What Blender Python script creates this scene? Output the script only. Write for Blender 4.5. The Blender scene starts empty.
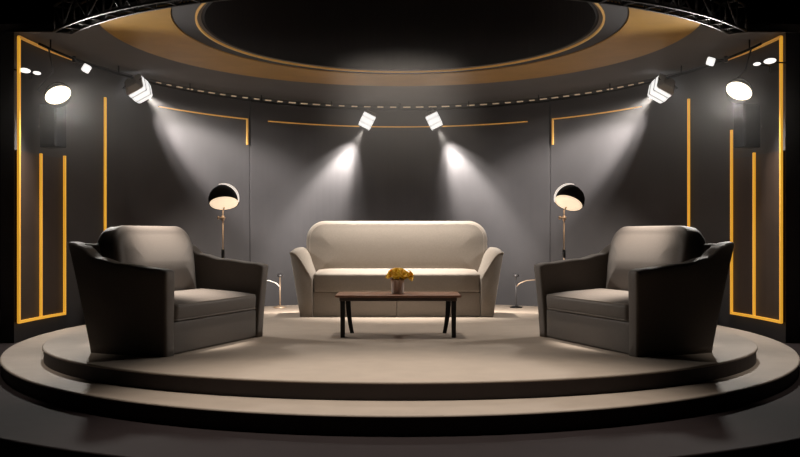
import bpy, bmesh, math, random
from mathutils import Vector, Matrix
random.seed(4)
PI = math.pi
COL = bpy.context.scene.collection
CAMZ = 1.091                      # eye height above the lowest tier
Z2, Z1 = 0.114, 0.226             # tops of the middle and the upper tier
CEIL = 3.14
FP = 950.0

# ------------------------------------------------------------ materials
def mat(name, col, rough=0.6, metal=0.0, emit=None, es=0.0, noise=0.0, nscale=30, bump=0.0, bscale=200, spec=0.5, sheen=0.0, stretch=None):
    m = bpy.data.materials.new(name); m.use_nodes = True
    nt = m.node_tree; b = nt.nodes['Principled BSDF']
    b.inputs['Base Color'].default_value = (*col, 1)
    b.inputs['Roughness'].default_value = rough
    b.inputs['Metallic'].default_value = metal
    b.inputs['Specular IOR Level'].default_value = spec
    if sheen: b.inputs['Sheen Weight'].default_value = sheen
    if emit:
        b.inputs['Emission Color'].default_value = (*emit, 1)
        b.inputs['Emission Strength'].default_value = es
    if noise or bump:
        tc = nt.nodes.new('ShaderNodeTexCoord')
        vec = tc.outputs['Object']
        if stretch:
            mp = nt.nodes.new('ShaderNodeMapping'); mp.inputs['Scale'].default_value = stretch
            nt.links.new(vec, mp.inputs['Vector']); vec = mp.outputs['Vector']
    if noise:
        n = nt.nodes.new('ShaderNodeTexNoise'); n.inputs['Scale'].default_value = nscale
        n.inputs['Detail'].default_value = 5
        nt.links.new(vec, n.inputs['Vector'])
        r = nt.nodes.new('ShaderNodeValToRGB')
        r.color_ramp.elements[0].position = 0.3; r.color_ramp.elements[1].position = 0.7
        r.color_ramp.elements[0].color = (*[c*(1-noise) for c in col], 1)
        r.color_ramp.elements[1].color = (*[min(1, c*(1+noise)) for c in col], 1)
        nt.links.new(n.outputs['Fac'], r.inputs['Fac'])
        nt.links.new(r.outputs['Color'], b.inputs['Base Color'])
    if bump:
        n = nt.nodes.new('ShaderNodeTexNoise'); n.inputs['Scale'].default_value = bscale
        n.inputs['Detail'].default_value = 3
        nt.links.new(vec, n.inputs['Vector'])
        bp = nt.nodes.new('ShaderNodeBump'); bp.inputs['Strength'].default_value = bump
        bp.inputs['Distance'].default_value = 0.004
        nt.links.new(n.outputs['Fac'], bp.inputs['Height'])
        nt.links.new(bp.outputs['Normal'], b.inputs['Normal'])
    return m

M = {}
M['wall']   = mat('charcoal_wall', (0.060, 0.057, 0.060), 0.62, noise=0.10, nscale=1.5, spec=0.3)
M['black']  = mat('black_paint', (0.006, 0.006, 0.007), 0.8, spec=0.1)
M['ceil']   = mat('dark_ceiling', (0.15, 0.142, 0.143), 0.75, noise=0.06, nscale=2, spec=0.2)
M['well']   = mat('ceiling_well', (0.022, 0.02, 0.021), 0.85, spec=0.1)
M['goldp']  = mat('gold_painted_panel', (0.48, 0.28, 0.075), 0.45, metal=0.25, noise=0.08, nscale=4)
M['goldl']  = mat('gold_line', (0.85, 0.52, 0.16), 0.35, metal=0.7, emit=(0.9, 0.48, 0.13), es=0.12)
M['strip']  = mat('gold_light_strip', (0.8, 0.45, 0.10), 0.35, metal=0.5, emit=(1.0, 0.47, 0.04), es=0.62)
M['wstrip'] = mat('gold_wall_line', (0.8, 0.47, 0.13), 0.35, metal=0.5, emit=(1.0, 0.46, 0.09), es=0.26)
M['brown']  = mat('brown_board', (0.045, 0.028, 0.020), 0.5, noise=0.15, nscale=3, spec=0.4)
M['stage']  = mat('taupe_stage_top', (0.35, 0.29, 0.24), 0.65, noise=0.05, nscale=6, bump=0.15, bscale=250, spec=0.3)
M['riser']  = mat('dark_stage_riser', (0.035, 0.025, 0.025), 0.6, noise=0.08, nscale=8)
M['deck']   = mat('dark_lower_deck', (0.018, 0.0125, 0.013), 0.8, noise=0.08, nscale=6, spec=0.12)
M['floor']  = mat('black_floor', (0.012, 0.010, 0.010), 0.6)
M['sofa']   = mat('greige_upholstery', (0.27, 0.234, 0.20), 0.75, noise=0.05, nscale=60, bump=0.25, bscale=500, sheen=0.15)
M['chair']  = mat('taupe_upholstery', (0.108, 0.089, 0.076), 0.6, noise=0.05, nscale=60, bump=0.2, bscale=500, sheen=0.1)
M['pipe']   = mat('light_piping', (0.40, 0.35, 0.30), 0.6)
M['cpipe']  = mat('chair_piping', (0.15, 0.125, 0.105), 0.55)
M['wood']   = mat('walnut_top', (0.29, 0.135, 0.08), 0.35, noise=0.35, nscale=9, stretch=(1, 14, 14))
M['dwood']  = mat('dark_apron', (0.06, 0.035, 0.025), 0.4, noise=0.2, nscale=8)
M['blackm'] = mat('black_metal', (0.012, 0.012, 0.013), 0.3, metal=0.6)
M['truss']  = mat('dull_truss_metal', (0.06, 0.058, 0.062), 0.45, metal=0.4)
M['brass']  = mat('brass', (0.45, 0.33, 0.24), 0.4, metal=0.6)
M['chrome'] = mat('pale_satin_metal', (0.88, 0.85, 0.80), 0.4, metal=0.0)
M['shade']  = mat('black_shade', (0.008, 0.008, 0.009), 0.7, spec=0.15)
M['diff']   = mat('lamp_diffuser', (0.9, 0.8, 0.65), 0.5, emit=(1.0, 0.78, 0.55), es=0.78)
M['white']  = mat('lamp_white', (0.8, 0.8, 0.8), 0.4, emit=(1.0, 0.97, 0.92), es=1.2)
M['lens']   = mat('lens_block', (0.8, 0.8, 0.8), 0.4, emit=(1.0, 0.98, 0.95), es=1.0)
M['rim']    = mat('glint_glow', (0.85, 0.82, 0.78), 0.4, emit=(1.0, 0.88, 0.78), es=0.8)  # emission stands in for light reflected along the globe shade
M['dband']  = mat('dark_slate_band', (0.035, 0.034, 0.040), 0.7)
M['paleh']  = mat('pale_grey_housing', (0.55, 0.54, 0.53), 0.45)
M['hot']    = mat('hot_lamp', (0.9, 0.9, 0.9), 0.4, emit=(1.0, 0.86, 0.66), es=2.5)
M['dash']   = mat('dash_light', (0.8, 0.7, 0.55), 0.4, emit=(1.0, 0.72, 0.46), es=0.26)
M['grille'] = mat('grille_metal', (0.10, 0.10, 0.11), 0.4, metal=0.5)
M['pot']    = mat('grey_pot', (0.62, 0.55, 0.50), 0.5, noise=0.06, nscale=20)
M['petal']  = mat('yellow_petals', (1.0, 0.55, 0.003), 0.55, noise=0.12, nscale=25)
M['petal'].node_tree.nodes['Principled BSDF'].inputs['Subsurface Weight'].default_value = 0.15
M['petal'].node_tree.nodes['Principled BSDF'].inputs['Subsurface Radius'].default_value = (0.03, 0.02, 0.002)
M['green']  = mat('olive_leaves', (0.20, 0.12, 0.012), 0.6)
M['spk']    = mat('speaker_cloth', (0.008, 0.008, 0.008), 0.95, spec=0.05)

# ------------------------------------------------------------ helpers
def link(name, bm, m=None, parent=None, smooth=False, bevel=0, auto=None):
    bmesh.ops.recalc_face_normals(bm, faces=bm.faces)
    me = bpy.data.meshes.new(name); bm.to_mesh(me); bm.free()
    if m is not None: me.materials.append(m)
    o = bpy.data.objects.new(name, me); COL.objects.link(o)
    if parent is not None: o.parent = parent
    if smooth:
        for p in me.polygons: p.use_smooth = True
    if bevel:
        b = o.modifiers.new('bevel', 'BEVEL'); b.width = bevel; b.segments = 3; b.limit_method = 'ANGLE'
        b.angle_limit = math.radians(40)
        for p in me.polygons: p.use_smooth = True
        o.modifiers.new('wn', 'WEIGHTED_NORMAL')
    return o
def tag(o, label, cat, group=None, kind=None):
    o['label'] = label; o['category'] = cat
    if group: o['group'] = group
    if kind: o['kind'] = kind
    return o
def struct(o): o['kind'] = 'structure'; return o
def empty(name, loc, label, cat, rz=0, group=None):
    o = bpy.data.objects.new(name, None); COL.objects.link(o)
    o.location = loc; o.rotation_euler = (0, 0, rz); o.empty_display_size = 0.1
    return tag(o, label, cat, group)

def box(bm, cx, cy, cz, sx, sy, sz, mtx=None):
    r = bmesh.ops.create_cube(bm, size=1)
    for v in r['verts']:
        v.co = Vector((v.co.x*sx+cx, v.co.y*sy+cy, v.co.z*sz+cz))
        if mtx is not None: v.co = mtx @ v.co
    return r['verts']
def tube(bm, pts, rad, n=10, cap=True):
    pts = [Vector(p) for p in pts]
    if not isinstance(rad, (list, tuple)): rad = [rad]*len(pts)
    rings = []; prev = None
    for i, p in enumerate(pts):
        d = (pts[min(i+1, len(pts)-1)] - pts[max(i-1, 0)]).normalized()
        if prev is None:
            a = d.orthogonal().normalized()
        else:
            a = (prev - d*prev.dot(d)).normalized()
        prev = a; b = d.cross(a)
        rings.append([bm.verts.new(p + (a*math.cos(2*PI*k/n) + b*math.sin(2*PI*k/n))*rad[i]) for k in range(n)])
    for r0, r1 in zip(rings, rings[1:]):
        for k in range(n): bm.faces.new((r0[k], r0[(k+1) % n], r1[(k+1) % n], r1[k]))
    if cap: bm.faces.new(rings[0][::-1]); bm.faces.new(rings[-1])
def closed_tube(bm, pts, rad, n=8):
    pts = [Vector(p) for p in pts]; N = len(pts); rings = []
    up = Vector((0, 0, 1)); c = sum(pts, Vector())/N
    nrm = Vector()
    for i in range(N): nrm += (pts[i]-c).cross(pts[(i+1) % N]-c)
    nrm.normalize()
    for i, p in enumerate(pts):
        d = (pts[(i+1) % N]-pts[i-1]).normalized(); b = d.cross(nrm).normalized()
        rings.append([bm.verts.new(p + (nrm*math.cos(2*PI*k/n)+b*math.sin(2*PI*k/n))*rad) for k in range(n)])
    for i in range(N):
        r0, r1 = rings[i], rings[(i+1) % N]
        for k in range(n): bm.faces.new((r0[k], r0[(k+1) % n], r1[(k+1) % n], r1[k]))
def lathe(bm, prof, n=40, mtx=None):
    rings = []
    for r, z in prof:
        if r < 1e-6: rings.append([bm.verts.new((0, 0, z))])
        else: rings.append([bm.verts.new((r*math.cos(2*PI*k/n), r*math.sin(2*PI*k/n), z)) for k in range(n)])
    for a, b in zip(rings, rings[1:]):
        for k in range(n):
            if len(a) == 1 and len(b) == 1: continue
            if len(a) == 1: bm.faces.new((a[0], b[k], b[(k+1) % n]))
            elif len(b) == 1: bm.faces.new((a[k], a[(k+1) % n], b[0]))
            else: bm.faces.new((a[k], a[(k+1) % n], b[(k+1) % n], b[k]))
    if mtx is not None:
        bmesh.ops.transform(bm, matrix=mtx, verts=[v for r in rings for v in r])

def rrect(w, h, rt, rb, inset=0.0, n=9):
    """rounded rectangle outline, rt = top radius, rb = bottom radius"""
    hw, hh = w/2-inset, h/2-inset
    rt = max(rt-inset, 0.004); rb = max(rb-inset, 0.004)
    rt = min(rt, hw*0.999, hh*0.999); rb = min(rb, hw*0.999, hh*0.999)
    out = []
    for cx, cy, r, a0 in ((hw-rt, hh-rt, rt, 0), (-hw+rt, hh-rt, rt, 90), (-hw+rb, -hh+rb, rb, 180), (hw-rb, -hh+rb, rb, 270)):
        for k in range(n+1):
            a = math.radians(a0 + 90*k/n); out.append((cx+r*math.cos(a), cy+r*math.sin(a)))
    # midpoints on the long straight edges for smooth crowns
    res = []
    for i, p in enumerate(out):
        q = out[(i+1) % len(out)]; res.append(p)
        d = math.hypot(q[0]-p[0], q[1]-p[1])
        if (i+1) % (n+1) == 0:
            for k in range(1, 8): res.append((p[0]+(q[0]-p[0])*k/8, p[1]+(q[1]-p[1])*k/8))
    return res
def pillow(bm, w, h, t, rt, rb, r, crown_f=0.02, crown_b=0.0, fn=None, mtx=None, bow=0.0):
    """a padded slab: outline in the local XZ plane, thickness along Y (front is -Y)"""
    rings = []; big = min(w, h)/2*0.97; vs = []
    layers = []
    for k in range(7, 0, -1):                                # front cap
        ins = r + (big-r)*(k/7.0)**1.3
        layers.append((ins, -t/2 - crown_f*(1-(1-min(1, (ins-r)/(big-r)))**2.2)))
    for k in range(7):
        a = PI/2*k/6; layers.append((r*(1-math.sin(a)), -t/2+r*(1-math.cos(a))))
    for k in range(6, -1, -1):
        a = PI/2*k/6; layers.append((r*(1-math.sin(a)), t/2-r*(1-math.cos(a))))
    for k in range(1, 8):
        ins = r + (big-r)*(k/7.0)**1.3
        layers.append((ins, t/2 + crown_b*(1-(1-min(1, (ins-r)/(big-r)))**2.2)))
    for ins, y in layers:
        ring = []
        for x, z in rrect(w, h, rt, rb, ins):
            c = Vector((x, y, z))
            if bow: c.y -= bow*(1-(2*x/w)**2)
            if fn: c = fn(c)
            if mtx is not None: c = mtx @ c
            ring.append(bm.verts.new(c))
        rings.append(ring)
    n = len(rings[0])
    for a, b in zip(rings, rings[1:]):
        for k in range(n): bm.faces.new((a[k], a[(k+1) % n], b[(k+1) % n], b[k]))
    bm.faces.new(rings[0][::-1]); bm.faces.new(rings[-1])

def interp(tab, s):
    if s <= tab[0][0]: return tab[0][1]
    for (a, va), (b, vb) in zip(tab, tab[1:]):
        if s <= b:
            u = (s-a)/(b-a); u = u*u*(3-2*u); return va+(vb-va)*u
    return tab[-1][1]

# ------------------------------------------------------------ stage tiers (ovals)
def oval(A, B, cy, n=160): return [(A*math.sin(2*PI*k/n), cy-B*math.cos(2*PI*k/n)) for k in range(n)]
def tier(name, label, A, B, cy, z0, z1, mtop, mside, lip=0.012):
    t = empty(name, (0, cy, z0), label, 'stage')
    bm = bmesh.new(); lo = []; 
    prof = [(0.0, z0), (0.0, z1-0.014)]
    rings = [[bm.verts.new((x*(1-0.004), (y-cy)*(1-0.004), z-z0)) for x, y in oval(A, B, cy)] for d, z in prof]
    n = len(rings[0])
    for k in range(n): bm.faces.new((rings[0][k], rings[0][(k+1) % n], rings[1][(k+1) % n], rings[1][k]))
    bm.faces.new(rings[0][::-1]); bm.faces.new(rings[1])
    link('riser', bm, mside, t, smooth=False)
    bm = bmesh.new(); rings = []
    for ins, z in ((0, z1-0.014), (0, z1-0.008), (0.003, z1-0.003), (0.009, z1)):
        rings.append([bm.verts.new((x*(1-ins/A), (y-cy)*(1-ins/B), z-z0)) for x, y in oval(A, B, cy)])
    for a, b in zip(rings, rings[1:]):
        for k in range(n): bm.faces.new((a[k], a[(k+1) % n], b[(k+1) % n], b[k]))
    bm.faces.new(rings[0][::-1]); bm.faces.new(rings[-1])
    link('top_board', bm, mtop, t)
    return t
tier('stage_platform', 'smallest uppermost oval stage tier that carries the sofa and armchairs', 2.93, 2.61, 8.20, Z2, Z1, M['stage'], M['riser'])
tier('stage_platform', 'pale middle oval stage tier ringing the upper platform', 3.53, 4.26, 9.40, 0, Z2, M['stage'], M['riser'])
tier('stage_platform', 'wide dark lowest stage tier beneath both pale tiers', 4.8, 6.55, 10.96, -0.13, 0.0, M['deck'], M['riser'])
bm = bmesh.new(); box(bm, 0, 9.0, -0.18, 14, 22, 0.1); struct(link('floor', bm, M['floor']))

# ------------------------------------------------------------ oval wall
WA, WB, WC = 3.90, 5.5, 9.5
def wp(deg, z, off=0.0):
    """point on the inner face of the oval wall; off moves it into the room"""
    t = math.radians(deg); p = Vector((WA*math.sin(t), WC+WB*math.cos(t), z))
    nrm = Vector((math.sin(t)/WA, math.cos(t)/WB, 0)).normalized()
    return p - nrm*off
def wall_slab(bm, d0, d1, z0, z1, off0, off1, n=None):
    n = n or max(2, int(abs(d1-d0)/1.5)); R = []
    for k in range(n+1):
        d = d0+(d1-d0)*k/n
        R.append([bm.verts.new(wp(d, z, o)) for z, o in ((z0, off0), (z1, off0), (z1, off1), (z0, off1))])
    for a, b in zip(R, R[1:]):
        for k in range(4): bm.faces.new((a[k], a[(k+1) % 4], b[(k+1) % 4], b[k]))
    bm.faces.new(R[0][::-1]); bm.faces.new(R[-1])
for nm, a, b in (('wall_left', -88.95, -34.7), ('wall_back', -34.5, 34.5), ('wall_right', 34.7, 88.95)):
    bm = bmesh.new(); wall_slab(bm, a, b, 0.0, CEIL, -0.14, 0.0); struct(link(nm, bm, M['wall'], smooth=False))
for nm, a in (('trim_1', -34.6), ('trim_2', 34.6)):       # dark strips that close the panel joints
    bm = bmesh.new(); wall_slab(bm, a-0.09, a+0.09, 0.0, CEIL, -0.10, -0.02); struct(link(nm, bm, M['black']))
# black outer room
for nm, x in (('wall_outer_left', -6.6), ('wall_outer_right', 6.6)):
    bm = bmesh.new(); box(bm, x, 9, 2.2, 0.1, 22, 4.7); struct(link(nm, bm, M['black']))
bm = bmesh.new(); box(bm, 0, 19.5, 2.2, 13.2, 0.1, 4.7); struct(link('wall_outer_back', bm, M['black']))

# gold lines on the wall
def strip(name, label, pieces, m=M['wstrip'], th=0.022, group=None):
    bm = bmesh.new()
    for d0, d1, z0, z1 in pieces: wall_slab(bm, d0, d1, z0, z1, 0.002, 0.022)
    return tag(link(name, bm, m), label, 'trim', group)
strip('gold_strip', 'long thin gold line across the back wall behind the sofa', [(-30.5, 29.5, 2.788, 2.804)])
strip('gold_strip', 'bent gold line with a short drop on the wall above the left globe lamp', [(-55.5, -35.2, 2.788, 2.804), (-35.5, -35.2, 2.42, 2.785)])
strip('gold_strip', 'bent gold line with a short drop on the wall above the right globe lamp', [(35.2, 55.5, 2.788, 2.804), (35.2, 35.5, 2.42, 2.785)])
strip('gold_strip', 'tall single gold upright on the wall behind the left armchair', [(-67.83, -67.5, 0.1, 2.77)], M['strip'])
strip('gold_strip', 'tall single gold upright on the wall behind the right armchair', [(66.1, 66.43, 0.1, 2.77)], M['strip'])

def gold_panel(s, side):
    t = empty('wall_panel', wp(s*83, 0.2, 0.05), 'brown wall panel framed by glowing gold strips at the far %s' % side, 'panel')
    inv = Matrix.Translation(-t.location); IN = 77.5 if s < 0 else 76.6
    def P(name, pieces, m, o0, o1):
        bm = bmesh.new()
        for d0, d1, z0, z1 in pieces: wall_slab(bm, s*d0, s*d1, z0, z1, o0, o1, n=6)
        bmesh.ops.transform(bm, matrix=inv, verts=bm.verts)
        return link(name, bm, m, t)
    P('panel_board', [(IN+0.1, 88.8, 0.21, 1.95)], M['brown'], 0.002, 0.03)
    P('gold_strip', [(88.65, 88.97, 0.20, 3.10)], M['strip'], 0.03, 0.055)
    P('gold_strip', [(82.58+(0.6 if s < 0 else -0.6), 82.82+(0.6 if s < 0 else -0.6), 0.20, 1.96 if s < 0 else 1.98)], M['strip'], 0.03, 0.055)
    P('gold_strip', [(IN, IN+0.24, 0.20, 1.98 if s < 0 else 2.28)], M['strip'], 0.03, 0.055)
    P('gold_strip', [(IN, 88.85, 0.195, 0.222)], M['strip'], 0.03, 0.055)
    P('gold_strip', [(75.7, 88.85, 3.085, 3.11)], M['wstrip'], 0.03, 0.055)
gold_panel(-1, 'left'); gold_panel(1, 'right')

# ------------------------------------------------------------ ceiling
def arcY(x): return 11.85-math.sqrt(16-min(abs(x), 3.3)**2)
def cut(x, y): return (x, max(y, arcY(x)))
def ceil_ring(bm, o, i, z0, z1, n=180):
    """flat oval ring between outline o and outline i = (A,B,cy), cut off at the front truss"""
    L = []
    for k in range(n):
        a = 2*PI*k/n; row = []
        for (A, B, c), z in ((o, z0), (i, z0), (i, z1), (o, z1)):
            x, y = cut(A*math.sin(a), c+B*math.cos(a)); row.append(bm.verts.new((x, y, z)))
        L.append(row)
    for k in range(n):
        a, b = L[k], L[(k+1) % n]
        for j in range(4):
            try: bm.faces.new((a[j], a[(j+1) % 4], b[(j+1) % 4], b[j]))
            except ValueError: pass
E_OUT = (WA+0.14, WB+0.14, WC); E_G = (2.92, 3.34, 9.6); E_D = (2.18, 2.62, 9.4); E_R = (1.985, 2.385, 9.5); E_R2 = (1.966, 2.364, 9.5); E_W = (1.93, 2.32, 9.5)
bm = bmesh.new(); ceil_ring(bm, E_OUT, E_W, CEIL, CEIL+0.08); struct(link('ceiling', bm, M['ceil']))
bm = bmesh.new(); ceil_ring(bm, E_G, E_D, CEIL-0.022, CEIL-0.002)
tag(link('ceiling_band', bm, M['goldp']), 'broad gold crescent band on the dark ceiling', 'ceiling panel')
bm = bmesh.new(); ceil_ring(bm, (2.17, 2.61, 9.4), (1.99, 2.39, 9.5), CEIL-0.014, CEIL-0.002)
tag(link('ceiling_band', bm, M['dband']), 'dark slate band on the ceiling between gold crescent and thin gold ring', 'ceiling panel')
bm = bmesh.new(); ceil_ring(bm, E_R, E_R2, CEIL-0.022, CEIL-0.002)
tag(link('ceiling_ring', bm, M['goldl']), 'thin bright gold ring edging the dark ceiling well', 'ceiling ring')
# dark ceiling well
bm = bmesh.new(); n = 120; R = []
for sc, z in ((1.0, CEIL+0.0), (1.0, CEIL+2.5), (0.0, CEIL+2.5)):
    if sc == 0: R.append(None); continue
    R.append([bm.verts.new((E_W[0]*sc*math.sin(2*PI*k/n), E_W[2]+E_W[1]*sc*math.cos(2*PI*k/n), z)) for k in range(n)])
for k in range(n): bm.faces.new((R[0][k], R[0][(k+1) % n], R[1][(k+1) % n], R[1][k]))
bm.faces.new(R[1])
o = struct(link('ceiling_recess', bm, M['well']))
sm = o.modifiers.new('s', 'SOLIDIFY'); sm.thickness = 0.03; sm.offset = -1

# dash lights along the ceiling rim
ORD = ['first','second','third','fourth','fifth','sixth','seventh','eighth','ninth','tenth','eleventh','twelfth','thirteenth','fourteenth','fifteenth','sixteenth','seventeenth','eighteenth','nineteenth','twentieth','twenty-first']
HALF = 21
arcs = []                                   # even spacing along the rim, from the middle outwards
s = 0; d = 0.0; last = wp(0, 0, 0.03)
target = 0.105
while len(arcs) < HALF:
    d += 0.05; p = wp(d, 0, 0.03); s += (p-last).length; last = p
    if s >= target: arcs.append(d); target += 0.205
for sgn, side in ((-1, 'left'), (1, 'right')):
    for i, dd in enumerate(arcs):
        p = wp(sgn*dd, CEIL-0.035, 0.03); q = wp(sgn*(dd+0.2), CEIL-0.035, 0.03); ang = math.atan2(q.y-p.y, q.x-p.x)
        bm = bmesh.new(); L = 0.12*random.uniform(0.75, 1.1)*(1-0.25*i/HALF)
        box(bm, 0, 0, 0, L, 0.03, 0.015)
        o = link('dash_light', bm, M['dash'], bevel=0.004); o.location = p; o.rotation_euler = (0, 0, ang)
        tag(o, 'small warm dash light on the ceiling rim, %s to the %s of the middle' % (ORD[i], side), 'light', 'dash lights along the ceiling rim')
# rail the spotlights hang from
bm = bmesh.new(); tube(bm, [wp(-88+k*2, CEIL-0.10, 0.22) for k in range(89)], 0.014, 8)
rail = tag(link('lighting_rail', bm, M['black'], smooth=True), 'thin dark curved rail below the ceiling rim holding the spotlights', 'rail')
for k in range(-85, 86, 17):
    bm = bmesh.new(); a = wp(k, CEIL-0.10, 0.22); tube(bm, [a, a+Vector((0, 0, 0.10))], 0.008, 8); link('hanger', bm, M['black'], rail)

# ------------------------------------------------------------ truss along the ceiling front
def tr(deg, r, z): a = math.radians(deg); return Vector((r*math.sin(a), 11.8-r*math.cos(a), z))
truss = empty('lighting_truss', tr(0, 4.08, 3.05), 'curved dark metal lattice truss across the top foreground', 'truss')
def tp(name, bm):
    bmesh.ops.transform(bm, matrix=Matrix.Translation(-truss.location), verts=bm.verts); return link(name, bm, M['truss'], truss, smooth=True)
ZL, ZU = 3.09, 3.34
for r, z in ((4.03, ZL), (4.20, ZL), (4.03, ZU), (4.20, ZU)):
    bm = bmesh.new(); tube(bm, [tr(-54+k*2.25, r, z) for k in range(49)], 0.013, 8); tp('chord', bm)
N = 30
for k in range(N+1):
    d = -54+108*k/N
    bm = bmesh.new(); tube(bm, [tr(d, 4.03, ZL), tr(d, 4.03, ZU)], 0.010, 6); tube(bm, [tr(d, 4.20, ZL), tr(d, 4.20, ZU)], 0.010, 6)
    tube(bm, [tr(d, 4.03, ZL), tr(d, 4.20, ZL)], 0.010, 6); tube(bm, [tr(d, 4.03, ZU), tr(d, 4.20, ZU)], 0.010, 6); tp('cross_frame', bm)
    if k < N:
        d2 = -54+108*(k+1)/N; za, zb = (ZL, ZU) if k % 2 else (ZU, ZL)
        bm = bmesh.new(); tube(bm, [tr(d, 4.03, za), tr(d2, 4.03, zb)], 0.009, 6); tp('brace', bm)
        bm = bmesh.new(); tube(bm, [tr(d, 4.20, za), tr(d2, 4.20, zb)], 0.009, 6); tp('brace', bm)

# ------------------------------------------------------------ spotlights
def aim_matrix(d):
    d = Vector(d).normalized(); return d.to_track_quat('-Z', 'Y').to_matrix().to_4x4()
def spot_fixture(loc, aim, size, label, hang_to, roll=0.0, energy=60, cone=44, blend=0.8, grid=True, color=(1, 0.93, 0.86), mt='lens', deep=0.22):
    t = empty('spotlight', loc, label, 'spotlight', group='spotlights hung around the ceiling rim')
    R = aim_matrix(aim) @ Matrix.Rotation(roll, 4, 'Z'); s = size
    # tapered housing behind the bright lens block
    bm = bmesh.new()
    prof = [(0.30, 0.30), (0.34, 0.22), (0.49, 0.08), (0.52, 0.0)]
    rings = []
    for r, z in prof:
        rings.append([bm.verts.new(R @ Vector((x*s, y*s, z*s))) for x, y in rrect(2*r, 2*r, r*0.25, r*0.25, 0, 3)])
    for a, b in zip(rings, rings[1:]):
        for k in range(len(a)): bm.faces.new((a[k], a[(k+1) % len(a)], b[(k+1) % len(a)], b[k]))
    bm.faces.new(rings[0]); bm.faces.new(rings[-1])
    h = link('housing', bm, M['paleh'], t, bevel=0.004)
    bm = bmesh.new()                                   # glowing lens block
    rings = []
    for r, z in ((0.49, 0.0), (0.49, -deep/s*0.8), (0.44, -deep/s)):
        rings.append([bm.verts.new(R @ Vector((x*s, y*s, z*s))) for x, y in rrect(2*r, 2*r, r*0.3, r*0.3, 0, 4)])
    for a, b in zip(rings, rings[1:]):
        for k in range(len(a)): bm.faces.new((a[k], a[(k+1) % len(a)], b[(k+1) % len(a)], b[k]))
    bm.faces.new(rings[0]); bm.faces.new(rings[-1])
    link('lens', bm, M[mt], t)
    if grid:
        bm = bmesh.new(); zz = -deep-0.003
        for k in range(-4, 5):
            u = k*s*0.1
            box(bm, u, 0, zz, 0.0035, s*0.86, 0.004, R); box(bm, 0, u, zz, s*0.86, 0.0035, 0.004, R)
        link('grille', bm, M['grille'], t)
        bm = bmesh.new()
        for zf in (0.3, 0.72):
            z0 = -deep*zf
            for sx, sy, wx, wy in ((1, 0, 0.008, s), (-1, 0, 0.008, s), (0, 1, s, 0.008), (0, -1, s, 0.008)):
                box(bm, sx*s*0.495, sy*s*0.495, z0, wx, wy, 0.006, R)
        link('rim', bm, M['grille'], t)
    up = Vector(hang_to)-Vector(loc)
    bm = bmesh.new()                                   # yoke and stem
    side = R @ Vector((s*0.60, 0, s*0.15)); side2 = R @ Vector((-s*0.60, 0, s*0.15))
    top = up*0.45
    tube(bm, [side*0.86, side, top+(side-side.project(up))*0.35, top, top+(side2-side2.project(up))*0.35, side2, side2*0.86], 0.008, 6)
    tube(bm, [top, up], 0.010, 6)
    link('yoke', bm, M['grille'], t, smooth=True)
    bm = bmesh.new(); tube(bm, [up-Vector((0, 0, 0.035)), up+Vector((0, 0, 0.03))], 0.022, 10)
    link('clamp', bm, M['blackm'], t, smooth=True)
    if energy:
        core = bpy.data.lights.new('beam_core', 'SPOT'); core.energy = energy*1.2; core.spot_size = math.radians(cone*0.66); core.spot_blend = 0.9
        core.color = color; core.shadow_soft_size = 0.02
        cor = bpy.data.objects.new('beam_core', core); COL.objects.link(cor); cor.parent = t
        cor.location = Vector(aim).normalized()*(deep+0.03); cor.rotation_euler = R.to_euler()
        l = bpy.data.lights.new('beam', 'SPOT'); l.energy = energy*0.42; l.spot_size = math.radians(cone); l.spot_blend = blend
        l.color = color; l.shadow_soft_size = 0.02
        lo = bpy.data.objects.new('beam', l); COL.objects.link(lo); lo.parent = t
        d = Vector(aim).normalized(); lo.location = d*(deep+0.03); lo.rotation_euler = R.to_euler()
    return t
HAZE = 0.022
BE = 640
def railp(x, y):   # nearest rail point to a place
    best = min((wp(k*0.5, CEIL-0.10, 0.22) for k in range(-176, 177)), key=lambda q: (q.x-x)**2+(q.y-y)**2); return best
def at(px, py, Y): return Vector(((px-400)/FP*Y, Y, CAMZ+(235-py)/FP*Y))
for deg, z, off, adeg, az, aoff, size, lab, en, cone, roll in (
    (-7.4, 2.955, 0.185, -17.8, 1.50, 0.0, 0.20, 'small white spotlight left of centre, aimed down left at the back wall', BE, 66, 0.0),
    (7.7, 2.955, 0.185, 17.8, 1.50, 0.0, 0.20, 'small white spotlight right of centre, aimed down right at the back wall', BE, 66, 0.0),
    (-64.0, 2.965, 0.20, -38, 1.95, 0.0, 0.24, 'white grid-faced spotlight on the left rim, shining down behind the left globe lamp', BE*1.7, 56, 0.5),
    (64.0, 2.965, 0.20, 38, 1.95, 0.0, 0.24, 'white ridged spotlight on the right rim, shining down behind the right globe lamp', BE*1.7, 56, -0.5)):
    loc = wp(deg, z, off)
    spot_fixture(loc, wp(adeg, az, aoff)-loc, size, lab, wp(deg, CEIL-0.10, 0.22), roll, en, cone, blend=1.0)
# small accessory lamps near the side panels
for px, py, Y, lab, aim in ((86, 68, 10.5, 'tiny white spotlight between left flood lamp and grid-faced spotlight', (0.5, -0.75, -0.5)),
                            (711, 61, 10.5, 'tiny white spotlight between right flood lamp and ridged spotlight', (-0.5, -0.75, -0.5))):
    loc = at(px, py, Y); spot_fixture(loc, aim, 0.085, lab, railp(loc.x, loc.y), 0.4, 0, deep=0.04, grid=False, mt='lens')
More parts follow.
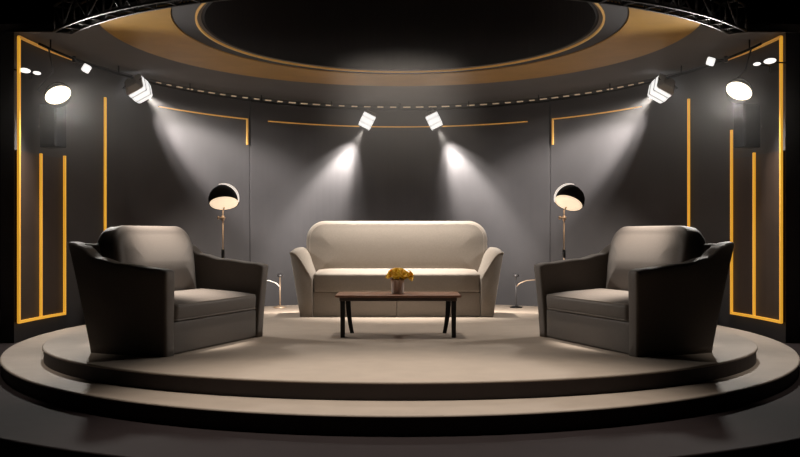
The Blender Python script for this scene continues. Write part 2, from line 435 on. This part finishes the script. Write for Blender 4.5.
# flood lamps
def ellipsoid(bm, rx, ry, rz, mtx):
    r = bmesh.ops.create_uvsphere(bm, u_segments=24, v_segments=14, radius=1)
    for v in r['verts']: v.co = mtx @ Vector((v.co.x*rx, v.co.y*ry, v.co.z*rz))
for s, px, py, lab in ((-1, 58, 95, 'glaring flood lamp beside the left gold framed panel'), (1, 739, 91, 'glaring flood lamp beside the right gold framed panel')):
    loc = at(px, py, 9.9); t = empty('flood_lamp', loc, lab, 'lamp')
    R = aim_matrix((-s*0.55, -0.75, -0.35))
    bm = bmesh.new(); lathe(bm, [(0.0, 0.16), (0.06, 0.155), (0.10, 0.10), (0.135, 0.02), (0.14, 0.0), (0.125, 0.0), (0.09, 0.09), (0.0, 0.13)], 28, R); link('reflector', bm, M['blackm'], t, smooth=True)
    bm = bmesh.new(); ellipsoid(bm, 0.135, 0.09, 0.06, R @ Matrix.Rotation(s*0.45, 4, 'Z')); link('bulb', bm, M['hot'], t, smooth=True)
    up = Vector(railp(loc.x, loc.y))-loc
    bm = bmesh.new(); tube(bm, [R @ Vector((0.15, 0, 0.05)), R @ Vector((0.17, 0, 0.15)), up*0.5, up], 0.009, 8); link('bracket', bm, M['grille'], t, smooth=True)
    l = bpy.data.lights.new('glow', 'SPOT'); l.energy = 270; l.spot_size = math.radians(170); l.spot_blend = 0.7; l.color = (1, 0.95, 0.88); l.shadow_soft_size = 0.08
    lo = bpy.data.objects.new('glow', l); COL.objects.link(lo); lo.parent = t; lo.location = R @ Vector((0, 0, -0.15)); lo.rotation_euler = aim_matrix((-s*0.45, -0.6, -0.65)).to_euler()
# paired oval lamps by the outer gold strip
for s, pts, side in ((-1, ((25, 70.5, 0.050), (37, 73, 0.036)), 'left'), (1, ((770, 61, 0.055), (757, 64, 0.034)), 'right')):
    for i, (px, py, r) in enumerate(pts):
        loc = at(px, py, 9.66 if s < 0 else 9.5); t = empty('oval_lamp', loc, '%s white oval lamp at the top of the %s gold framed panel' % (('larger outer', 'smaller inner')[i], side), 'lamp')
        R = Matrix.Rotation(s*-0.15, 4, 'Y')
        bm = bmesh.new(); ellipsoid(bm, r*1.15, r*0.6, r*0.5, R); link('bulb', bm, M['white'], t, smooth=True)
        w = wp(s*(89 if i == 0 else 85), loc.z, 0.0)-loc
        bm = bmesh.new(); tube(bm, [(0, r*0.45, 0), Vector((w.x*0.5, 0.08, 0.0)), w], 0.008, 8); link('bracket', bm, M['blackm'], t, smooth=True)
# loudspeakers under the flood lamps
for s, side in ((-1, 'left'), (1, 'right')):
    c = at(400+s*347, 126, 10.05); t = empty('loudspeaker', c, 'dark box loudspeaker on the wall under the %s flood lamp' % side, 'loudspeaker', rz=s*0.35)
    bm = bmesh.new(); box(bm, 0, 0, 0, 0.22, 0.16, 0.46); link('cabinet', bm, M['black'], t, bevel=0.012)
    bm = bmesh.new(); box(bm, 0, -0.083, 0, 0.19, 0.008, 0.42); link('grille', bm, M['spk'], t, bevel=0.004)
    bm = bmesh.new(); tube(bm, [(s*0.02, 0.06, 0), (s*0.10, 0.10, 0.0), (s*0.185, 0.0, 0.0)], 0.012, 8); link('bracket', bm, M['blackm'], t)

# ------------------------------------------------------------ armchair
def arm_mesh(side, ztop, yf, yb, xin, xout, flare, hook=None, r=0.02):
    """one arm: side = -1/+1, ztop(s) gives the top height from s=0 front to s=1 back; yf(z), yb(z) front and rear edges"""
    bm = bmesh.new(); rings = []
    stations = [0, 0.004, 0.012, 0.025] + [0.04+0.92*k/26 for k in range(27)] + [0.975, 0.988, 0.996, 1.0]
    for s in stations:
        e = 0.0
        if s < 0.025: e = r*(1-math.sqrt(max(0, 1-(1-s/0.025)**2)))
        if s > 0.975: e = r*(1-math.sqrt(max(0, 1-((s-0.975)/0.025)**2)))
        zt = ztop(s)-e*0.8; ring = []
        pts = []
        zs = [0.0, 0.08, 0.2, 0.35, 0.5, 0.65, 0.8, 0.9]
        for f in zs: pts.append(('o', f*(zt-r)))
        for k in range(6): pts.append(('co', k/5))
        for k in range(1, 4): pts.append(('f', k/4))
        for k in range(6): pts.append(('ci', 1-k/5))
        for f in zs[::-1]: pts.append(('i', f*(zt-r)))
        for kind, v in pts:
            xo, xi = xout(s, zt-r)-e, xin(s, zt-r)+e
            if kind == 'o': z = v; x = xout(s, z)-e
            elif kind == 'i': z = v; x = xin(s, z)+e
            elif kind == 'f': z = zt+0.002*math.sin(PI*v); x = xo-r+(xi+r-xo+r)*v
            else:
                a = PI/2*v; z = zt-r+r*math.sin(a)
                x = xo-r+r*math.cos(a) if kind == 'co' else xi+r-r*math.cos(a)
            y = yf(z)+(yb(z)-yf(z))*s
            ring.append(bm.verts.new((side*x, y, z)))
        rings.append(ring)
    for a, b in zip(rings, rings[1:]):
        for k in range(len(a)): bm.faces.new((a[k], a[(k+1) % len(a)], b[(k+1) % len(a)], b[k]))
    bm.faces.new(rings[0]); bm.faces.new(rings[-1][::-1])
    return bm

def seat_piping(w, d, r, z, par, m, fn=None):
    bm = bmesh.new()
    pts = [Vector((x, y, z)) for x, y in rrect(w, d, r, r, 0.004)]
    if fn: pts = [fn(p) for p in pts]
    closed_tube(bm, pts, 0.0055, 8); return link('piping', bm, m, par, smooth=True)

CW = 0.775                      # half width of the armchair
def make_armchair(loc, rz, label):
    t = empty('armchair', loc, label, 'armchair', rz, 'matching armchairs facing each other')
    top = lambda s: interp([(0, 0.612), (0.10, 0.628), (0.50, 0.660), (0.72, 0.70), (0.88, 0.79), (0.94, 0.812), (1, 0.815)], s)
    yf = lambda z: -0.035*(z/0.65)**1.5
    yb = lambda z: 0.685+0.145*(z/0.8)
    xo = lambda s, z: CW-0.035+0.055*(z/0.65)**1.3 - 0.05*s**3
    xi = lambda s, z: CW-0.145+0.035*(z/0.65) - 0.05*s**3
    for sd in (-1, 1): link('arm', arm_mesh(sd, top, yf, yb, xi, xo, 0), M['chair'], t, smooth=True)
    # rear shell closing the back between the arms
    bm = bmesh.new(); R = []
    for k in range(15):
        x = -0.68+1.36*k/14; bowy = 0.0; row = []
        for z in [0.0, 0.2, 0.4, 0.6, 0.74, 0.785]: row.append((x, yb(z)-0.012, z))
        row += [(x, yb(0.8)-0.03, 0.80), (x, yb(0.8)-0.10, 0.80), (x, yb(0.79)-0.12, 0.785)]
        for z in [0.6, 0.4, 0.2, 0.0]: row.append((x, yb(z)-0.13, z))
        R.append([bm.verts.new(c) for c in row])
    for a, b in zip(R, R[1:]):
        for k in range(len(a)): bm.faces.new((a[k], a[(k+1) % len(a)], b[(k+1) % len(a)], b[k]))
    bm.faces.new(R[0]); bm.faces.new(R[-1][::-1])
    link('back_shell', bm, M['chair'], t, smooth=False, bevel=0.01)
    # base box between the arms
    bm = bmesh.new(); pillow(bm, 1.275, 0.235, 0.62, 0.02, 0.012, 0.016, 0.004, 0, mtx=Matrix.Translation((0, 0.325, 0.1225)))
    link('base', bm, M['chair'], t, smooth=True)
    # seat cushion
    bm = bmesh.new()
    mt = Matrix.Translation((0, 0.295, 0.322)) @ Matrix.Rotation(-PI/2+math.radians(3.5), 4, 'X')     # outline in plan, front cap up
    pillow(bm, 1.255, 0.60, 0.125, 0.05, 0.05, 0.028, 0.028, 0.0, mtx=mt)
    sc = link('seat_cushion', bm, M['chair'], t, smooth=True)
    pts = []
    bm = bmesh.new(); closed_tube(bm, [Vector((x, 0.295-y, 0.322+0.056-y*0.061)) for x, y in rrect(1.255, 0.60, 0.05, 0.05, 0.008)], 0.006, 8)
    link('piping', bm, M['cpipe'], sc, smooth=True)
    bm = bmesh.new(); closed_tube(bm, [Vector((x, 0.295-y, 0.268-y*0.061)) for x, y in rrect(1.255, 0.60, 0.05, 0.05, 0.006)], 0.006, 8)
    link('piping', bm, M['cpipe'], sc, smooth=True)
    # back cushion
    bm = bmesh.new()
    mt = Matrix.Translation((0, 0.65, 0.640)) @ Matrix.Rotation(math.radians(-5), 4, 'X')
    def squash(c):
        c = c.copy(); c.x *= 1+0.0*c.z; c.y *= 1-0.18*max(0, c.z)/0.3; return c
    pillow(bm, 1.09, 0.59, 0.24, 0.19, 0.05, 0.065, 0.045, 0.02, fn=squash, mtx=mt)
    bc = link('back_cushion', bm, M['chair'], t, smooth=True)
    return t
ang = math.atan2(0.30, 0.954)     # direction of the front edge
FX, FY = -1.41, 7.42
# local -Y is the chair's front; left chair looks to the right and slightly towards the viewer
make_armchair((FX, FY, Z1), math.radians(90-19.2), 'taupe armchair on the left of the stage, turned to face right')
make_armchair((-FX+0.02, FY, Z1), -math.radians(90-19.2), 'taupe armchair on the right of the stage, turned to face left')

# ------------------------------------------------------------ sofa
sofa = empty('sofa', (-0.035, 10.0, Z1), 'wide pale greige sofa with flared arms at the back of the stage', 'sofa')
def sofa_arm(side):
    bm = bmesh.new()
    # front outline of the flared arm, x outwards, z up
    pf = [(0.93, 0), (1.05, 0), (1.07, .12), (1.095, .30), (1.12, .48), (1.14, .62), (1.150, .672), (1.146, .688), (1.13, .690), (1.10, .676), (1.07, .645), (1.04, .60), (1.01, .545), (.98, .49), (.955, .445), (.93, .40), (.93, .2)]
    pb = [(0.93, 0), (1.05, 0), (1.07, .12), (1.095, .30), (1.12, .48), (1.14, .63), (1.150, .690), (1.142, .716), (1.12, .726), (1.09, .728), (1.06, .718), (1.03, .69), (1.0, .63), (.98, .56), (.955, .49), (.93, .42), (.93, .2)]
    X = lambda x: .885+(x-.93)*1.09
    pf = [(X(x), z) for x, z in pf]; pb = [(X(x), z) for x, z in pb]
    cxm = 0.99; czm = 0.33; rings = []
    for yy, e in ((0.0, 0.016), (0.003, 0.007), (0.009, 0.002), (0.02, 0), (0.1, 0), (0.2, 0), (0.3, 0), (0.4, 0), (0.6, 0), (0.76, 0), (0.775, 0.006), (0.78, 0.02)):
        ring = []; u = min(1, yy/0.45); u = u*u*(3-2*u)
        prof = [(a[0]+(b[0]-a[0])*u, a[1]+(b[1]-a[1])*u) for a, b in zip(pf, pb)]
        for i, (x, z) in enumerate(prof):
            dx, dz = x-cxm, z-czm; l = math.hypot(dx, dz)
            zz = z-(dz/l*e if z > 0 else 0); xx = x-dx/l*e
            ring.append(bm.verts.new((side*xx, yy-0.02*(z/0.6)**2, zz)))
        rings.append(ring)
    for a, b in zip(rings, rings[1:]):
        for k in range(len(a)): bm.faces.new((a[k], a[(k+1) % len(a)], b[(k+1) % len(a)], b[k]))
    bm.faces.new(rings[0]); bm.faces.new(rings[-1][::-1])
    o = link('arm', bm, M['sofa'], sofa, smooth=True)
    return o
for sd in (-1, 1):
    a = sofa_arm(sd)
    bm = bmesh.new()
    P = [(.885+(x-.93)*1.09, z-.004) for x, z in ((1.150, .672), (1.144, .684), (1.13, .686), (1.10, .672), (1.07, .641), (1.04, .596), (1.01, .541), (.98, .486), (.955, .441))]
    tube(bm, [(sd*x, -0.002-0.02*(z/0.6)**2, z) for x, z in P], 0.005, 6); link('piping', bm, M['pipe'], a, smooth=True)
for sd in (-1, 1):
    bm = bmesh.new(); pillow(bm, 0.882, 0.262, 0.70, 0.012, 0.012, 0.010, 0.004, 0, mtx=Matrix.Translation((sd*0.4425, 0.37, 0.131)))
    link('base_panel', bm, M['sofa'], sofa, smooth=True)
bm = bmesh.new(); pillow(bm, 1.765, 0.70, 0.198, 0.04, 0.04, 0.026, 0.018, 0.0, mtx=Matrix.Translation((0, 0.355, 0.374)) @ Matrix.Rotation(-PI/2+math.radians(2.4), 4, 'X'))
sc = link('seat_cushion', bm, M['sofa'], sofa, smooth=True)
for z in ():
    bm = bmesh.new(); closed_tube(bm, [Vector((x, 0.355-y, z)) for x, y in rrect(1.85, 0.70, 0.04, 0.04, 0.007)], 0.005, 8); link('piping', bm, M['pipe'], sc, smooth=True)
bm = bmesh.new(); pillow(bm, 2.03, 0.72, 0.24, 0.21, 0.03, 0.07, 0.03, 0.02, mtx=Matrix.Translation((0, 0.70, 0.660)) @ Matrix.Rotation(math.radians(-5), 4, 'X'))
bk = link('backrest', bm, M['sofa'], sofa, smooth=True)
bm = bmesh.new()
mt = Matrix.Translation((0, 0.70, 0.660)) @ Matrix.Rotation(math.radians(-5), 4, 'X')
closed_tube(bm, [mt @ Vector((x, -0.112, z)) for x, z in rrect(2.03, 0.72, 0.21, 0.03, 0.045)], 0.005, 8); link('piping', bm, M['pipe'], bk, smooth=True)

# ------------------------------------------------------------ coffee table
table = empty('coffee_table', (-0.015, 8.2, Z1), 'low walnut coffee table with black legs in front of the sofa', 'table')
bm = bmesh.new(); box(bm, 0, 0, 0.350, 1.06, 0.50, 0.020); link('tabletop', bm, M['wood'], table, bevel=0.006)
bm = bmesh.new()
for x, y, sx, sy in ((0, -0.20, 0.99, 0.022), (0, 0.20, 0.99, 0.022), (-0.485, 0, 0.022, 0.40), (0.485, 0, 0.022, 0.40)): box(bm, x, y, 0.325, sx, sy, 0.032)
link('apron', bm, M['dwood'], table, bevel=0.004)
for sx in (-1, 1):
    bm = bmesh.new(); vs = []
    for k in range(9):                                           # straight front legs
        z = 0.312*(1-k/8); w = 0.021-0.003*k/8; vs.append([bm.verts.new((sx*(0.468)+a*w, -0.185+b*w, z)) for a, b in ((-1, -1), (1, -1), (1, 1), (-1, 1))])
    for a, b in zip(vs, vs[1:]):
        for k in range(4): bm.faces.new((a[k], a[(k+1) % 4], b[(k+1) % 4], b[k]))
    bm.faces.new(vs[0]); bm.faces.new(vs[-1][::-1]); link('leg', bm, M['blackm'], table, bevel=0.004)
    bm = bmesh.new(); vs = []
    for k in range(13):                                          # curved rear legs
        u = k/12; z = 0.312*(1-u); w = 0.023-0.006*u; vs.append([bm.verts.new((sx*(0.442-0.035*u**2)+a*w, 0.185+b*w, z)) for a, b in ((-1, -1), (1, -1), (1, 1), (-1, 1))])
    for a, b in zip(vs, vs[1:]):
        for k in range(4): bm.faces.new((a[k], a[(k+1) % 4], b[(k+1) % 4], b[k]))
    bm.faces.new(vs[0]); bm.faces.new(vs[-1][::-1]); link('leg', bm, M['blackm'], table, bevel=0.004)

# flower pot
pot = empty('flower_pot', (-0.02, 8.16, Z1+0.360), 'small grey pot of yellow flowers on the coffee table', 'flower pot')
bm = bmesh.new(); lathe(bm, [(0, 0), (0.050, 0), (0.053, 0.006), (0.058, 0.115), (0.060, 0.125), (0.054, 0.125), (0.050, 0.10), (0, 0.10)], 32); link('pot', bm, M['pot'], pot, smooth=True)
bm = bmesh.new(); lathe(bm, [(0, 0.101), (0.049, 0.101), (0.0, 0.105)], 24); link('soil', bm, M['dwood'], pot)
bm = bmesh.new()
for k in range(34):                                              # leaves under the blooms
    a = 2*PI*k/34+random.uniform(-.1, .1); L = random.uniform(0.06, 0.085); zz = random.uniform(0.115, 0.165)
    p0 = Vector((0.02*math.cos(a), 0.02*math.sin(a), 0.105)); p1 = Vector((L*math.cos(a), L*math.sin(a), zz)); sd = Vector((-math.sin(a), math.cos(a), 0))*0.014
    mid = (p0+p1)/2+Vector((0, 0, 0.02)); v = [bm.verts.new(c) for c in (p0, mid+sd, p1, mid-sd)]; bm.faces.new(v)
o = link('foliage', bm, M['green'], pot)
sm = o.modifiers.new('s', 'SOLIDIFY'); sm.thickness = 0.0015
spots = [(0, 0, 0.205)]
for k in range(7): a = 2*PI*k/7; spots.append((0.052*math.cos(a), 0.052*math.sin(a), 0.19))
for k in range(9): a = 2*PI*k/9+0.3; spots.append((0.083*math.cos(a)+0.008, 0.078*math.sin(a), 0.160))
spots.append((0.112, -0.01, 0.168)); spots.append((0.100, -0.05, 0.145))
for (fx, fy, fz) in spots:
    bm = bmesh.new(); c = Vector((fx, fy, fz)); out = Vector((fx*0.9, fy*0.9, 0.07)).normalized(); q = out.to_track_quat('Z', 'Y').to_matrix()
    for ring, (npet, L, lift) in enumerate(((8, 0.046, 0.1), (7, 0.036, 0.5), (5, 0.022, 1.0))):
        for k in range(npet):
            a = 2*PI*(k+0.5*ring)/npet+fx*30; d = Vector((math.cos(a), math.sin(a), 0)); sd = Vector((-math.sin(a), math.cos(a), 0))
            e = d*math.cos(lift)+Vector((0, 0, math.sin(lift)))
            pts = [Vector((0, 0, 0)), e*L*0.5+sd*L*0.36, e*L*0.9+sd*L*0.25, e*L, e*L*0.9-sd*L*0.25, e*L*0.5-sd*L*0.36]
            bm.faces.new([bm.verts.new(c+q @ p) for p in pts])
    o = link('flower', bm, M['petal'], pot); sm = o.modifiers.new('s', 'SOLIDIFY'); sm.thickness = 0.002

# ------------------------------------------------------------ globe floor lamps
def globe_lamp(x, y, s, label, off):
    t = empty('floor_lamp', (x, y, Z2), label, 'floor lamp', group='globe floor lamps beside the sofa')
    zc = CAMZ+(235-200)/FP*y-Z2                                  # globe centre
    r = 0.185
    bm = bmesh.new(); lathe(bm, [(0, 0), (0.15, 0), (0.155, 0.008), (0.15, 0.018), (0.02, 0.026), (0, 0.026)], 36); link('base', bm, M['blackm'], t, smooth=True)
    bm = bmesh.new(); tube(bm, [(0, 0, 0.02), (0, 0, zc-0.28)], 0.0095, 12); tube(bm, [(0, 0, zc-0.29), (0, 0, zc-0.12)], 0.0075, 12); link('pole', bm, M['brass'], t, smooth=True)
    bm = bmesh.new()
    tube(bm, [(-0.055, -0.01, zc-0.215), (0.03, -0.01, zc-0.215)], 0.010, 8)
    tube(bm, [(-0.055, -0.01, zc-0.235), (-0.055, -0.01, zc-0.195)], 0.012, 8)
    tube(bm, [(0, 0, zc-0.25), (0, 0, zc-0.19)], 0.018, 12); link('joint', bm, M['brass'], t, smooth=True)
    bm = bmesh.new(); tube(bm, [(0, 0, zc-0.70), (0, 0, zc-0.60)], 0.020, 12); link('switch', bm, M['blackm'], t, smooth=True)
    # tilted black dome over a glowing disc; the tilt shows the disc to the viewer
    tilt = Matrix.Rotation(math.radians(-24), 4, 'X'); roll = Matrix.Rotation(math.radians(22 if s > 0 else -8), 4, 'Y')
    Rm = Matrix.Translation((off, 0, zc)) @ roll @ tilt
    z0 = -0.045
    rr = math.sqrt(r*r-z0*z0)
    prof = [(rr*0.99, z0)] + [(r*math.cos(a), r*math.sin(a)) for a in [math.asin(z0/r)+(PI/2-math.asin(z0/r))*k/16 for k in range(16)]] + [(0, r)]
    bm = bmesh.new(); lathe(bm, prof+[(0, r-0.008)]+[(p*0.965, q*0.965) for p, q in prof[-2::-1]], 48, Rm)
    sh = link('lamp_shade', bm, M['shade'], t, smooth=True)
    bm = bmesh.new(); lathe(bm, [(0, z0-0.018), (rr*0.6, z0-0.014), (rr*0.93, z0-0.002), (rr*0.955, z0+0.006), (0, z0+0.008)], 48, Rm)
    link('diffuser', bm, M['diff'], t, smooth=True)
    # crescent reflection on one side of the shade, put in as a glowing tube
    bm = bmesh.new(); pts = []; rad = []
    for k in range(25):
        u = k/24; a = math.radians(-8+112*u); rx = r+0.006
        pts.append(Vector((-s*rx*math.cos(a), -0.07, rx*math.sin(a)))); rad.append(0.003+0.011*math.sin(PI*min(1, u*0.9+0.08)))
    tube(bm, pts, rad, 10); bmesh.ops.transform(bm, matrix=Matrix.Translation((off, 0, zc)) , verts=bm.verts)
    link('crescent_glint', bm, M['rim'], t, smooth=True)
    # prong that carries the head
    bm = bmesh.new(); tube(bm, [(0, 0, zc-0.14), (off*0.5, 0.05, zc-0.09), (off, 0.06, zc-0.03)], 0.010, 8); link('neck', bm, M['brass'], t, smooth=True)
    l = bpy.data.lights.new('lamp_glow', 'SPOT'); l.energy = 3.0; l.spot_size = math.radians(150); l.spot_blend = 0.8; l.color = (1, 0.8, 0.58); l.shadow_soft_size = 0.12
    lo = bpy.data.objects.new('lamp_glow', l); COL.objects.link(lo); lo.parent = t
    lo.matrix_local = Rm @ Matrix.Translation((0, 0, z0-0.05))
globe_lamp(-2.143, 11.5, -1, 'black globe floor lamp glowing behind the left armchair', 0.01)
globe_lamp(1.985, 11.5, 1, 'black globe floor lamp glowing behind the right armchair', 0.065)

# ------------------------------------------------------------ low stands beside the sofa
for s, px, lab in ((-1, 280, 'slim low stand with brass foot left of the sofa'), (1, 516, 'slim low stand with dark foot right of the sofa')):
    y = 12.75; x = (px-400)/FP*y; t = empty('low_stand', (x, y, Z2), lab, 'stand', group='low stands beside the sofa')
    bm = bmesh.new(); lathe(bm, [(0, 0), (0.085, 0), (0.085, 0.012), (0.03, 0.03), (0, 0.032)], 24); link('foot', bm, M['brass'] if s < 0 else M['blackm'], t, smooth=True)
    bm = bmesh.new(); tube(bm, [(0, 0, 0.02), (0, 0, 0.42)], 0.009, 8); link('post', bm, M['brass'] if s < 0 else M['truss'], t, smooth=True)
    bm = bmesh.new(); lathe(bm, [(0, 0.41), (0.035, 0.415), (0.04, 0.44), (0.025, 0.455), (0, 0.458)], 16); link('knob', bm, M['truss'], t, smooth=True)
    bm = bmesh.new(); tube(bm, [(0, 0, 0.28), (s*0.05, 0, 0.33), (s*0.14, 0, 0.365), (s*0.26, 0, 0.375), (s*0.34, 0, 0.36)], 0.007, 8); link('arm', bm, M['chrome'] if s < 0 else M['brass'], t, smooth=True)

# ------------------------------------------------------------ lights, haze, camera
def downlight(name, loc, to, energy, cone, blend, soft):
    l = bpy.data.lights.new(name, 'SPOT'); l.energy = energy; l.spot_size = math.radians(cone); l.spot_blend = blend
    l.color = (1, 0.90, 0.79); l.shadow_soft_size = soft
    lo = bpy.data.objects.new(name, l); COL.objects.link(lo); lo.location = loc
    lo.rotation_euler = aim_matrix(Vector(to)-Vector(loc)).to_euler()
WZ = CEIL+2.3                                                    # lamps high up in the ceiling well
downlight('well_lamp', (0, 8.7, WZ), (0, 7.9, 0), 400, 54, 0.7, 0.2)
downlight('sofa_lamp', (0, 10.56, WZ), (0, 11.0, 0), 4600, 40, 1.0, 0.10)
for s in (-1, 1):
    downlight('armchair_lamp', (s*1.84, 7.60, 3.35), (s*1.84, 7.58, 0.5), 1500, 26, 1.0, 0.08)
    downlight('ring_lamp', (s*3.10, 6.8, 4.0), (s*3.15, 6.8, 0), 190, 33, 0.7, 0.12)
    downlight('rear_floor_fill', (s*0.80, 11.05, 1.02), (s*1.95, 12.75, 0.0), 420, 84, 0.8, 0.03)  # unseen spots added behind the sofa to brighten the rear floor
downlight('front_lamp', (0, 5.65, 4.0), (0, 5.2, 0), 720, 62, 0.7, 0.15)

w = bpy.data.worlds.new('studio_air'); bpy.context.scene.world = w; w.use_nodes = True
nt = w.node_tree; nt.nodes['Background'].inputs['Color'].default_value = (0.5, 0.45, 0.45, 1); nt.nodes['Background'].inputs['Strength'].default_value = 0.0
vs = nt.nodes.new('ShaderNodeVolumeScatter'); vs.inputs['Anisotropy'].default_value = 0.0
vs.inputs['Color'].default_value = (1, 0.97, 0.95, 1)
# stage haze hangs under the ceiling of the oval room and thins out towards the floor and the open front
geo = nt.nodes.new('ShaderNodeNewGeometry'); sep = nt.nodes.new('ShaderNodeSeparateXYZ'); nt.links.new(geo.outputs['Position'], sep.inputs['Vector'])
def ramp(sock, a, b, lo, hi):
    m = nt.nodes.new('ShaderNodeMapRange'); m.interpolation_type = 'SMOOTHSTEP'; m.clamp = True
    for k, v in zip(('From Min', 'From Max', 'To Min', 'To Max'), (a, b, lo, hi)): m.inputs[k].default_value = v
    nt.links.new(sock, m.inputs['Value']); return m.outputs['Result']
def mul(a, b):
    m = nt.nodes.new('ShaderNodeMath'); m.operation = 'MULTIPLY'; nt.links.new(a, m.inputs[0]); nt.links.new(b, m.inputs[1]); return m.outputs[0]
ab = nt.nodes.new('ShaderNodeMath'); ab.operation = 'ABSOLUTE'; nt.links.new(sep.outputs['X'], ab.inputs[0])
dens = mul(mul(ramp(sep.outputs['Z'], 1.4, 2.75, 0.0, HAZE), ramp(sep.outputs['Z'], 2.98, 3.14, 1.0, 0.0)),
           mul(ramp(sep.outputs['Y'], 8.6, 10.0, 0.0, 1.0), ramp(ab.outputs[0], 3.7, 4.1, 1.0, 0.0)))
nt.links.new(dens, vs.inputs['Density'])
nt.links.new(vs.outputs['Volume'], nt.nodes['World Output'].inputs['Volume'])
w.cycles.volume_step_size = 0.6
bpy.context.scene.cycles.volume_max_steps = 48

cam = bpy.data.cameras.new('camera'); co = bpy.data.objects.new('camera', cam); COL.objects.link(co)
co.location = (0, 0, CAMZ); co.rotation_euler = (PI/2, 0, 0)
cam.sensor_width = 36; cam.lens = 36*FP/800; cam.shift_y = 6.5/800; cam.clip_end = 100
sc_ = bpy.context.scene; sc_.camera = co
sc_.view_settings.view_transform = 'Standard'; sc_.view_settings.look = 'None'; sc_.view_settings.gamma = 1; sc_.view_settings.use_curve_mapping = False
sc_.view_settings.exposure = 0.0
